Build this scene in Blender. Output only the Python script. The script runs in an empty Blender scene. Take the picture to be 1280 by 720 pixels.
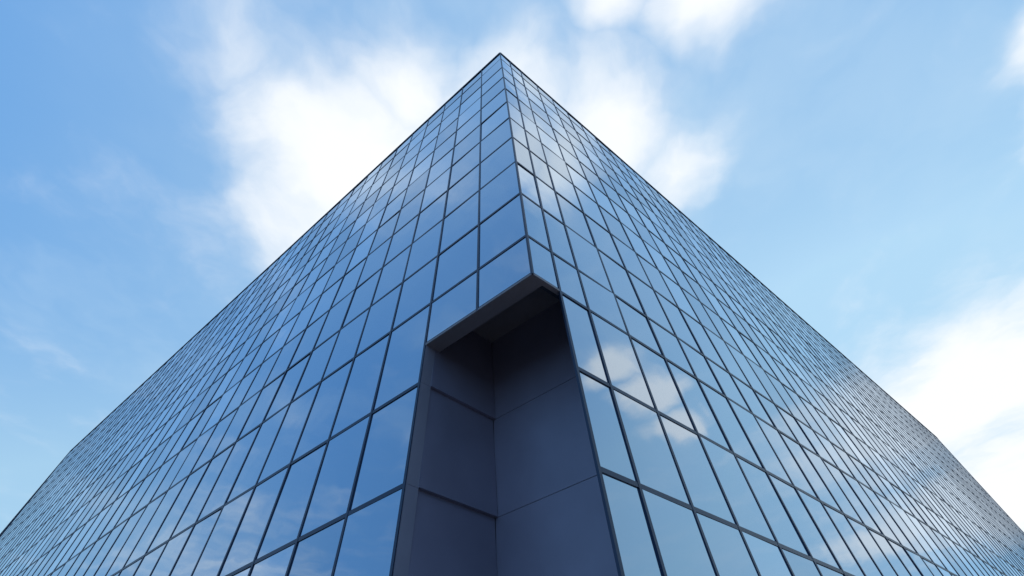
import bpy, bmesh, math, random
from mathutils import Vector, Matrix
random.seed(7)
scene = bpy.context.scene
scene.view_settings.view_transform = 'Standard'
scene.view_settings.look = 'None'
scene.view_settings.exposure = 0

# ------------------------------------------------------------ helpers
def new_mat(name):
    m = bpy.data.materials.new(name); m.use_nodes = True
    nt = m.node_tree; nt.nodes.clear()
    return m, nt, nt.nodes, nt.links

def link_obj(name, bm, mat, parent=None):
    me = bpy.data.meshes.new(name); bm.to_mesh(me); bm.free()
    o = bpy.data.objects.new(name, me); scene.collection.objects.link(o)
    if mat: me.materials.append(mat)
    if parent: o.parent = parent
    return o

class Facade:
    def __init__(s, p0, az, length):
        a = math.radians(az)
        s.p = Vector((p0[0], p0[1], 0)); s.d = Vector((math.sin(a), math.cos(a), 0))
        s.n = Vector((-s.d.y, s.d.x, 0))
        s.n = s.n if s.n.y < 0 else -s.n
        s.L = length
    def w(s, a, t, z): return s.p + s.d*a + s.n*t + Vector((0, 0, z))
    def end(s): return s.w(s.L, 0, 0)

def box(bm, F, a0, a1, t0, t1, z0, z1, lip=0.0):
    v = [bm.verts.new(F.w(a, t + (lip if (t == t1 and z == z0) else 0), z)) for a in (a0, a1) for t in (t0, t1) for z in (z0, z1)]
    fs = []
    for q in ((0,1,3,2),(4,6,7,5),(0,4,5,1),(2,3,7,6),(0,2,6,4),(1,5,7,3)):
        fs.append(bm.faces.new([v[i] for i in q]))
    bmesh.ops.recalc_face_normals(bm, faces=fs)

# ------------------------------------------------------------ materials
def glass_mat():
    m, nt, N, K = new_mat("coated_glass")
    out = N.new('ShaderNodeOutputMaterial'); mix = N.new('ShaderNodeMixShader')
    dif = N.new('ShaderNodeBsdfDiffuse'); glo = N.new('ShaderNodeBsdfGlossy')
    geo = N.new('ShaderNodeNewGeometry'); lw = N.new('ShaderNodeLayerWeight')
    tc = N.new('ShaderNodeTexCoord'); noi = N.new('ShaderNodeTexNoise'); bump = N.new('ShaderNodeBump')
    noi.inputs['Scale'].default_value = 0.55; noi.inputs['Detail'].default_value = 1.0
    K.new(tc.outputs['Object'], noi.inputs['Vector'])
    bump.inputs['Strength'].default_value = 0.3; bump.inputs['Distance'].default_value = 0.035
    K.new(noi.outputs['Fac'], bump.inputs['Height'])
    K.new(bump.outputs['Normal'], glo.inputs['Normal'])
    lw.inputs['Blend'].default_value = 0.5
    mr = N.new('ShaderNodeMapRange')
    mr.inputs['From Min'].default_value = 0.25; mr.inputs['From Max'].default_value = 1.0
    mr.inputs['To Min'].default_value = 0.47; mr.inputs['To Max'].default_value = 0.92
    K.new(lw.outputs['Facing'], mr.inputs['Value'])
    rnd = N.new('ShaderNodeMapRange')
    rnd.inputs['To Min'].default_value = 0.84; rnd.inputs['To Max'].default_value = 1.06
    K.new(geo.outputs['Random Per Island'], rnd.inputs['Value'])
    mul = N.new('ShaderNodeMath'); mul.operation = 'MULTIPLY'; mul.use_clamp = True
    K.new(mr.outputs[0], mul.inputs[0]); K.new(rnd.outputs[0], mul.inputs[1])
    dif.inputs['Color'].default_value = (0.008, 0.026, 0.065, 1)
    glo.inputs['Color'].default_value = (0.71, 0.83, 0.95, 1)
    glo.inputs['Roughness'].default_value = 0.02
    K.new(mul.outputs[0], mix.inputs[0]); K.new(dif.outputs[0], mix.inputs[1]); K.new(glo.outputs[0], mix.inputs[2])
    K.new(mix.outputs[0], out.inputs[0])
    return m

def metal_mat(name, col, rough, var=0.15, metallic=0.3, scale=1.2):
    m, nt, N, K = new_mat(name)
    out = N.new('ShaderNodeOutputMaterial'); p = N.new('ShaderNodeBsdfPrincipled')
    tc = N.new('ShaderNodeTexCoord'); noi = N.new('ShaderNodeTexNoise')
    noi.inputs['Scale'].default_value = scale; noi.inputs['Detail'].default_value = 4
    mr = N.new('ShaderNodeMapRange'); mr.inputs['To Min'].default_value = 1-var; mr.inputs['To Max'].default_value = 1+var
    K.new(tc.outputs['Object'], noi.inputs['Vector']); K.new(noi.outputs['Fac'], mr.inputs['Value'])
    vm = N.new('ShaderNodeVectorMath'); vm.operation = 'SCALE'; vm.inputs[0].default_value = col
    K.new(mr.outputs[0], vm.inputs['Scale']); K.new(vm.outputs[0], p.inputs['Base Color'])
    p.inputs['Roughness'].default_value = rough; p.inputs['Metallic'].default_value = metallic
    K.new(p.outputs[0], out.inputs[0])
    return m

M_glass = glass_mat()
M_frame = metal_mat("frame_metal", (0.020, 0.032, 0.064), 0.4)
M_core = metal_mat("core_wall", (0.02, 0.025, 0.04), 0.8, metallic=0)
M_panel = metal_mat("recess_cladding", (0.255, 0.22, 0.275), 0.38, metallic=0.2, scale=0.45, var=0.28)
M_pil = metal_mat("pilaster_cladding", (0.30, 0.26, 0.295), 0.38, metallic=0.2, scale=0.5)
M_seam = metal_mat("joint_backing", (0.26, 0.22, 0.26), 0.7, metallic=0)
M_soffit = metal_mat("soffit_metal", (0.26, 0.205, 0.205), 0.6, metallic=0.1)
M_beam = metal_mat("beam_metal", (0.25, 0.20, 0.20), 0.5, metallic=0.1)
M_roof = metal_mat("roof_membrane", (0.2, 0.2, 0.2), 0.9, metallic=0)
M_ground = metal_mat("asphalt", (0.05, 0.05, 0.052), 0.9, metallic=0, scale=4)
M_pave = metal_mat("paving", (0.28, 0.27, 0.26), 0.85, metallic=0, scale=3)

# ------------------------------------------------------------ building
D = 9.0
C = (0.0819*D, 0.9966*D)
ROW = 3.672
SOF = 13.60
CEIL = 16.0
ROOF = 52.0
NL = 5.22
NR = 1.295
FL = Facade(C, -54.7, 107.0)
FR = Facade(C, 47.46, 122.0)
FL2 = Facade(FL.end(), -51.2, 110.0)
FR2 = Facade(FR.end(), 42.2, 110.0)

bld = bpy.data.objects.new("office_building", None)
scene.collection.objects.link(bld)
bld["label"] = "dark blue glass office tower with recessed lower corner"
bld["category"] = "building"

up = [16.14 + ROW*i for i in range(0, 10)] + [ROOF-0.12]
rowsL = [0.15, 4.40, 8.07, 11.76] + up
rowsR = [0.15, 3.80, 6.93, 10.05, SOF] + up

def ticks(first, step, L):
    t = list(first)
    while t[-1] + step < L - 0.6: t.append(t[-1] + step)
    t.append(L)
    return t
SLW, SRW = 2.55, 2.22
tL = ticks([0, 2.52, NL], SLW, FL.L)
tR = ticks([0, NR, NR+1.45], SRW, FR.L)
tL2 = ticks([0], SLW, FL2.L)
tR2 = ticks([0], SRW, FR2.L)
sets = [(FL, tL, rowsL, NL), (FR, tR, rowsR, NR), (FL2, tL2, rowsL, 0), (FR2, tR2, rowsR, 0)]

# camera
FPX = 546.0
el = math.radians(51.62); roll = math.radians(4.64)
bR = Vector((1, 0, 0)); bU = Vector((0, -math.sin(el), math.cos(el))); fw = Vector((0, math.cos(el), math.sin(el)))
cR = bR*math.cos(roll) - bU*math.sin(roll); cU = bR*math.sin(roll) + bU*math.cos(roll)
cam_d = bpy.data.cameras.new("camera"); cam = bpy.data.objects.new("camera", cam_d)
scene.collection.objects.link(cam); scene.camera = cam
CL = Vector((0, 0, 1.6))
cam.matrix_world = Matrix.Translation(CL) @ Matrix((cR, cU, -fw)).transposed().to_4x4()
cam_d.sensor_width = 36; cam_d.lens = FPX/1280*36; cam_d.clip_end = 5000
def proj(p):
    v = p - CL; z = v.dot(fw)
    if z <= 0.1: return None
    return Vector((640 + FPX*v.dot(cR)/z, 360 - FPX*v.dot(cU)/z))

MW = 0.052   # half mullion width
MD = 0.032   # mullion depth
panes = []
for F, T, R, notch in sets:
    for i in range(len(T)-1):
        a0, a1 = T[i]+MW*0.6, T[i+1]-MW*0.6
        far = 1.0 if F in (FL2, FR2) else T[i]/110.0
        sg = 0.007*(1-0.8*min(1, far))
        for j in range(len(R)-1):
            z0, z1 = R[j], R[j+1]
            if T[i] < notch - 0.01:
                if z1 <= SOF + 0.01: continue
                z0 = max(z0, SOF + 0.12)
            z0 += 0.03; z1 -= 0.03
            jit = [random.gauss(0, sg) for _ in range(3)]
            jit = [max(-0.013, min(0.013, q)) for q in jit]
            c = [F.w(a0, jit[0], z0), F.w(a1, jit[1], z0), F.w(a1, jit[1]+jit[2], z1), F.w(a0, jit[0]+jit[2], z1)]
            pp = [proj(q) for q in c]
            area = 0
            if all(q is not None for q in pp):
                cen = sum(pp, Vector((0, 0)))/4
                if -30 < cen.x < 1310 and -30 < cen.y < 750:
                    for k in range(4):
                        area += pp[k].x*pp[(k+1) % 4].y - pp[(k+1) % 4].x*pp[k].y
            panes.append((abs(area), c, F.n))
panes.sort(key=lambda q: -q[0])

def add_pane(bm, c, n):
    f = bm.faces.new([bm.verts.new(q) for q in c])
    f.normal_update()
    if f.normal.dot(n) < 0: f.normal_flip()
for a, c, n in panes[:100]:
    bm = bmesh.new(); add_pane(bm, c, n); link_obj("window", bm, M_glass, bld)
bm = bmesh.new()
for a, c, n in panes[100:]: add_pane(bm, c, n)
o = link_obj("window", bm, M_glass, bld); o["kind"] = "stuff"

# mullions
mul = []
for F, T, R, notch in sets:
    for i, t in enumerate(T):
        if i == 0: continue
        z0 = SOF if t < notch - 0.01 else 0.0
        mul.append((F.w(t, 0, 0).length, F, t, z0))
mul.sort(key=lambda q: q[0])
rest = bmesh.new()
for k, (dd, F, t, z0) in enumerate(mul):
    b = bmesh.new() if k < 100 else rest
    box(b, F, t-MW, t+MW, -0.05, MD, z0, ROOF-0.05)
    if k < 100: link_obj("mullion", b, M_frame, bld)
if len(mul) > 100:
    o = link_obj("mullion", rest, M_frame, bld); o["kind"] = "stuff"
# corner post
bm = bmesh.new()
pts = [FL.w(0.05, -0.05, 0), FL.w(0.05, 0.037, 0), FL.w(0, 0.037, 0)*0.5+FR.w(0, 0.037, 0)*0.5 + Vector((0, -0.02, 0)), FR.w(0.05, 0.037, 0), FR.w(0.05, -0.05, 0)]
lo = [bm.verts.new(p+Vector((0, 0, SOF))) for p in pts]; hi = [bm.verts.new(p+Vector((0, 0, ROOF-0.05))) for p in pts]
fs = [bm.faces.new(lo), bm.faces.new(hi)]
for i in range(5):
    fs.append(bm.faces.new([lo[i], lo[(i+1) % 5], hi[(i+1) % 5], hi[i]]))
bmesh.ops.recalc_face_normals(bm, faces=fs)
link_obj("corner_post", bm, M_frame, bld)

# transoms
for F, T, R, notch in sets:
    for z in R[:-1]:
        a0 = notch if z < SOF - 0.05 else 0.06
        if F is FR and abs(z-SOF) < 0.01: a0 = notch
        bm = bmesh.new(); box(bm, F, a0, F.L, -0.05, MD-0.008, z-0.07, z+0.07)
        link_obj("transom", bm, M_frame, bld)
# coping
bm = bmesh.new()
for F in (FL, FR, FL2, FR2):
    box(bm, F, 0.0, F.L, -0.4, 0.08, ROOF-0.12, ROOF+0.15)
link_obj("coping", bm, M_frame, bld)

# core wall
bm = bmesh.new()
for F, T, R, notch in sets:
    box(bm, F, notch+(0.6 if F is FR else 0.3 if F is FL else 0), F.L, -0.3, -0.06, 0, SOF)
    box(bm, F, 0.3, F.L, -0.3, -0.06, SOF+0.002, ROOF-0.1)
eL, eR = FL2.end(), FR2.end()
back = Vector((8, 290, 0))
for a, b in ((eL, back), (back, eR)):
    d = (b-a); L = d.length; d.normalize(); n = Vector((-d.y, d.x, 0)).normalized()*0.15
    v = [a-n, b-n, b+n, a+n]
    lo = [bm.verts.new(p) for p in v]; hi = [bm.verts.new(p+Vector((0, 0, ROOF-0.1))) for p in v]
    bm.faces.new(lo); bm.faces.new(hi)
    for i in range(4): bm.faces.new([lo[i], lo[(i+1) % 4], hi[(i+1) % 4], hi[i]])
link_obj("wall", bm, M_core, bld)
# roof
bm = bmesh.new()
bm.faces.new([bm.verts.new(p+Vector((0, 0, ROOF-0.2))) for p in (FL.w(0.3, -0.2, 0), FL.end(), eL, back, eR, FR.end())])
link_obj("roof", bm, M_roof, bld)

# recess
I = Vector((-0.1271*D, 1.615*D, 0)); PL = FL.w(NL, 0, 0); PR = FR.w(NR, -0.06, 0); Q = Vector((0.2512*D, 1.349*D, 0))
class Seg(Facade):
    def __init__(s, a, b, toward):
        s.p = a.copy(); s.d = (b-a).normalized(); s.L = (b-a).length
        s.n = Vector((-s.d.y, s.d.x, 0))
        if s.n.dot(toward-a) < 0: s.n = -s.n
inside = Vector((0.0, 10.5, 0))
SL = Seg(PL, I, inside); SR = Seg(I, Q, inside); SQ = Seg(Q, PR, inside)
seams = [0.0, 4.40, 8.07, 11.76, CEIL-0.01]
def clad(F, a0, a1, off, name, mat, back=0.2, lip=0.03, gap=0.014):
    bm = bmesh.new()
    for j in range(len(seams)-1):
        box(bm, F, a0, a1, off-0.04, off, seams[j]+gap, seams[j+1]-gap, lip)
    k = len(bm.faces)
    box(bm, F, a0, a1, off-back, off-0.008, 0, CEIL)
    o = link_obj(name, bm, mat, bld); o.data.materials.append(M_seam)
    for i, p in enumerate(o.data.polygons):
        if i >= k: p.material_index = 1
clad(SL, 0.0, 0.42, 0.09, "recess_pilaster", M_pil, lip=0.0, back=0.28)
clad(SL, 0.42, SL.L-0.02, 0.0, "recess_wall", M_panel, lip=0.14)
clad(SR, 0.02, SR.L, 0.0, "recess_wall", M_panel, lip=0.015, gap=0.006)
clad(SQ, 0.0, SQ.L, 0.0, "recess_wall", M_panel, back=0.06, lip=0.0)
bm = bmesh.new()
vs = [FL.w(0.2, -0.1, 0), FL.w(NL+0.1, -0.1, 0), PL + (I-PL)*1.02, I+Vector((0, 0.2, 0)), Q+Vector((0.2, 0, 0)), PR+Vector((0.1, 0, 0))]
bm.faces.new([bm.verts.new(p+Vector((0, 0, CEIL))) for p in vs])
link_obj("soffit", bm, M_soffit, bld)
bm = bmesh.new()
box(bm, FL, 0.02, NL+0.04, -0.60, 0.030, SOF-0.03, SOF+0.08)
box(bm, FL, 0.30, NL+0.02, -0.59, -0.301, SOF+0.075, CEIL+0.1)
box(bm, FR, 0.02, NR+0.03, -0.16, 0.030, SOF-0.033, SOF+0.077)
box(bm, FR, 0.30, NR+0.03, -0.33, -0.301, SOF+0.07, CEIL+0.1)
link_obj("fascia_beam", bm, M_beam, bld)

# ------------------------------------------------------------ ground
def sheet(name, x0, x1, y0, y1, z, mat):
    bm = bmesh.new()
    bm.faces.new([bm.verts.new(p) for p in ((x0, y0, z), (x1, y0, z), (x1, y1, z), (x0, y1, z))])
    o = link_obj(name, bm, mat); o["kind"] = "structure"; return o
sheet("ground", -2000, 2000, -2000, 2000, -0.13, M_ground)
bm = bmesh.new()
poly = [Vector((0, -6, 0)), FR.w(60, 9, 0), FR2.w(118, 9, 0), back+Vector((0, 12, 0)), FL2.w(118, 9, 0), FL.w(60, 9, 0)]
lo = [bm.verts.new(p+Vector((0, 0, -0.128))) for p in poly]; hi = [bm.verts.new(p+Vector((0, 0, -0.002))) for p in poly]
bm.faces.new(hi)
for i in range(6): bm.faces.new([lo[i], lo[(i+1) % 6], hi[(i+1) % 6], hi[i]])
o = link_obj("pavement", bm, M_pave); o["kind"] = "structure"

# ------------------------------------------------------------ sky
SUN_AZ, SUN_EL = math.radians(46), math.radians(25)
w = bpy.data.worlds.new("World"); scene.world = w; w.use_nodes = True
try:
    w.cycles.sampling_method = 'MANUAL'; w.cycles.sample_map_resolution = 128
except Exception as e: print(e)
nt = w.node_tree; N = nt.nodes; K = nt.links; N.clear()
out = N.new('ShaderNodeOutputWorld'); bg = N.new('ShaderNodeBackground')
sky = N.new('ShaderNodeTexSky'); sky.sky_type = 'NISHITA'; sky.sun_disc = False
sky.sun_elevation = SUN_EL; sky.sun_rotation = SUN_AZ; sky.dust_density = 0.6; sky.air_density = 1.0
tc = N.new('ShaderNodeTexCoord'); sep = N.new('ShaderNodeSeparateXYZ')
K.new(tc.outputs['Generated'], sep.inputs[0])
def val(v, sock):
    if isinstance(v, (int, float)): sock.default_value = v
    else: K.new(v, sock)
def M(op, a, b=0.0, clamp=False):
    n = N.new('ShaderNodeMath'); n.operation = op; n.use_clamp = clamp
    val(a, n.inputs[0]); val(b, n.inputs[1]); return n.outputs[0]
def MR(v, a, b, c, d, smooth=True):
    n = N.new('ShaderNodeMapRange'); n.interpolation_type = 'SMOOTHSTEP' if smooth else 'LINEAR'
    val(v, n.inputs['Value'])
    for k, x in zip(('From Min', 'From Max', 'To Min', 'To Max'), (a, b, c, d)): n.inputs[k].default_value = x
    return n.outputs[0]
z = M('MAXIMUM', sep.outputs[2], 0.10)
u = M('DIVIDE', sep.outputs[0], z); v = M('DIVIDE', sep.outputs[1], z)
cmb = N.new('ShaderNodeCombineXYZ'); K.new(u, cmb.inputs[0]); K.new(v, cmb.inputs[1])
UV = cmb.outputs[0]
def noise(scale, detail, rough=0.55, off=0.0, src=None):
    mp = N.new('ShaderNodeVectorMath'); mp.operation = 'ADD'; K.new(src or UV, mp.inputs[0]); mp.inputs[1].default_value = (off, off*0.7, 0)
    n = N.new('ShaderNodeTexNoise'); n.noise_dimensions = '2D'
    n.inputs['Scale'].default_value = scale; n.inputs['Detail'].default_value = detail
    n.inputs['Roughness'].default_value = rough
    K.new(mp.outputs[0], n.inputs['Vector']); return n
wn = noise(3.2, 4, off=4.2)
sub = N.new('ShaderNodeVectorMath'); sub.operation = 'SUBTRACT'; K.new(wn.outputs['Color'], sub.inputs[0]); sub.inputs[1].default_value = (0.5, 0.5, 0.5)
flat = N.new('ShaderNodeVectorMath'); flat.operation = 'MULTIPLY'; K.new(sub.outputs[0], flat.inputs[0]); flat.inputs[1].default_value = (0.18, 0.18, 0)
add = N.new('ShaderNodeVectorMath'); add.operation = 'ADD'; K.new(UV, add.inputs[0]); K.new(flat.outputs[0], add.inputs[1])
W = add.outputs[0]
def lobe(cu, cv, r, amp):
    dn = N.new('ShaderNodeVectorMath'); dn.operation = 'DISTANCE'; K.new(W, dn.inputs[0]); dn.inputs[1].default_value = (cu, cv, 0)
    return MR(dn.outputs['Value'], 0.0, r, amp, 0.0)
# clouds on a layer of unit height: east offset, north offset, radius, density
lobes = [(-.36, .375, .42, 1.10), (-.232, .24, .28, .92), (-.53, .517, .32, .82), (.009, .31, .28, 1.0),
         (.231, .37, .29, 1.02), (.409, .49, .26, .80), (.434, .10, .20, .92), (.239, .10, .13, .78),
         (1.80, 1.50, .95, 1.25), (2.607, 2.391, 1.4, 1.4), (-.462, .12, .30, .42), (-.828, .624, .30, .20),
         (1.20, .225, .17, 1.35), (1.367, .359, .21, 1.5), (1.62, .49, .21, 1.3), (3.106, 1.856, .55, 1.2),
         (.376, .0, .17, .85), (-2.313, .616, .7, .28),
         (-.7, -.45, .35, .35), (.9, -.8, .6, .6), (-3.0, .8, 1.0, .4)]
acc = None
for l in lobes:
    x = lobe(*l); acc = x if acc is None else M('MAXIMUM', acc, x)
fb = noise(3.9, 7, 0.55, off=2.9, src=W).outputs['Fac']
fb2 = noise(1.4, 5, 0.58, off=8.1, src=W).outputs['Fac']
dens = M('ADD', acc, M('MULTIPLY', M('SUBTRACT', fb, 0.5), 0.95))
cloud = MR(dens, 0.02, 1.10, 0.0, 1.0)
halo = M('MULTIPLY', lobe(-.16, .42, 1.1, 0.65), fb2)
veil = M('ADD', MR(fb2, 0.46, 0.74, 0.0, 0.20), halo, True)
ln = N.new('ShaderNodeVectorMath'); ln.operation = 'LENGTH'; K.new(UV, ln.inputs[0])
hzn = MR(ln.outputs['Value'], 1.2, 3.0, 0.0, 0.30)
g = M('ADD', M('ADD', M('MULTIPLY', u, 0.17), M('MULTIPLY', v, 0.38)), hzn)
sk = N.new('ShaderNodeVectorMath'); sk.operation = 'MULTIPLY'; K.new(sky.outputs[0], sk.inputs[0]); sk.inputs[1].default_value = (0.12, 0.145, 0.15)
def mixrgb(f, a, b):
    n = N.new('ShaderNodeMix'); n.data_type = 'RGBA'
    val(f, n.inputs['Factor'])
    for s, x in (('A', a), ('B', b)):
        if isinstance(x, tuple): n.inputs[s].default_value = (*x, 1)
        else: K.new(x, n.inputs[s])
    return n.outputs['Result']
mn = N.new('ShaderNodeVectorMath'); mn.operation = 'MINIMUM'; K.new(sk.outputs[0], mn.inputs[0]); mn.inputs[1].default_value = (0.6, 0.8, 0.95)
hz = mixrgb(MR(g, -0.15, 0.46, 0, 1, False), (0.17, 0.43, 0.87), (0.43, 0.70, 0.94))
c1 = mixrgb(0.83, mn.outputs[0], hz)
c2 = mixrgb(veil, c1, (0.64, 0.82, 0.97))
c3 = mixrgb(cloud, c2, (1.0, 1.03, 1.06))
K.new(c3, bg.inputs['Color']); bg.inputs['Strength'].default_value = 1.0
K.new(bg.outputs[0], out.inputs[0])

sd = bpy.data.lights.new("sun", 'SUN'); sd.energy = 3; sd.angle = math.radians(0.5); sd.color = (1, .95, .88)
so = bpy.data.objects.new("sun", sd); scene.collection.objects.link(so)
sdir = Vector((math.sin(SUN_AZ)*math.cos(SUN_EL), math.cos(SUN_AZ)*math.cos(SUN_EL), math.sin(SUN_EL)))
so.rotation_euler = sdir.to_track_quat('Z', 'Y').to_euler()
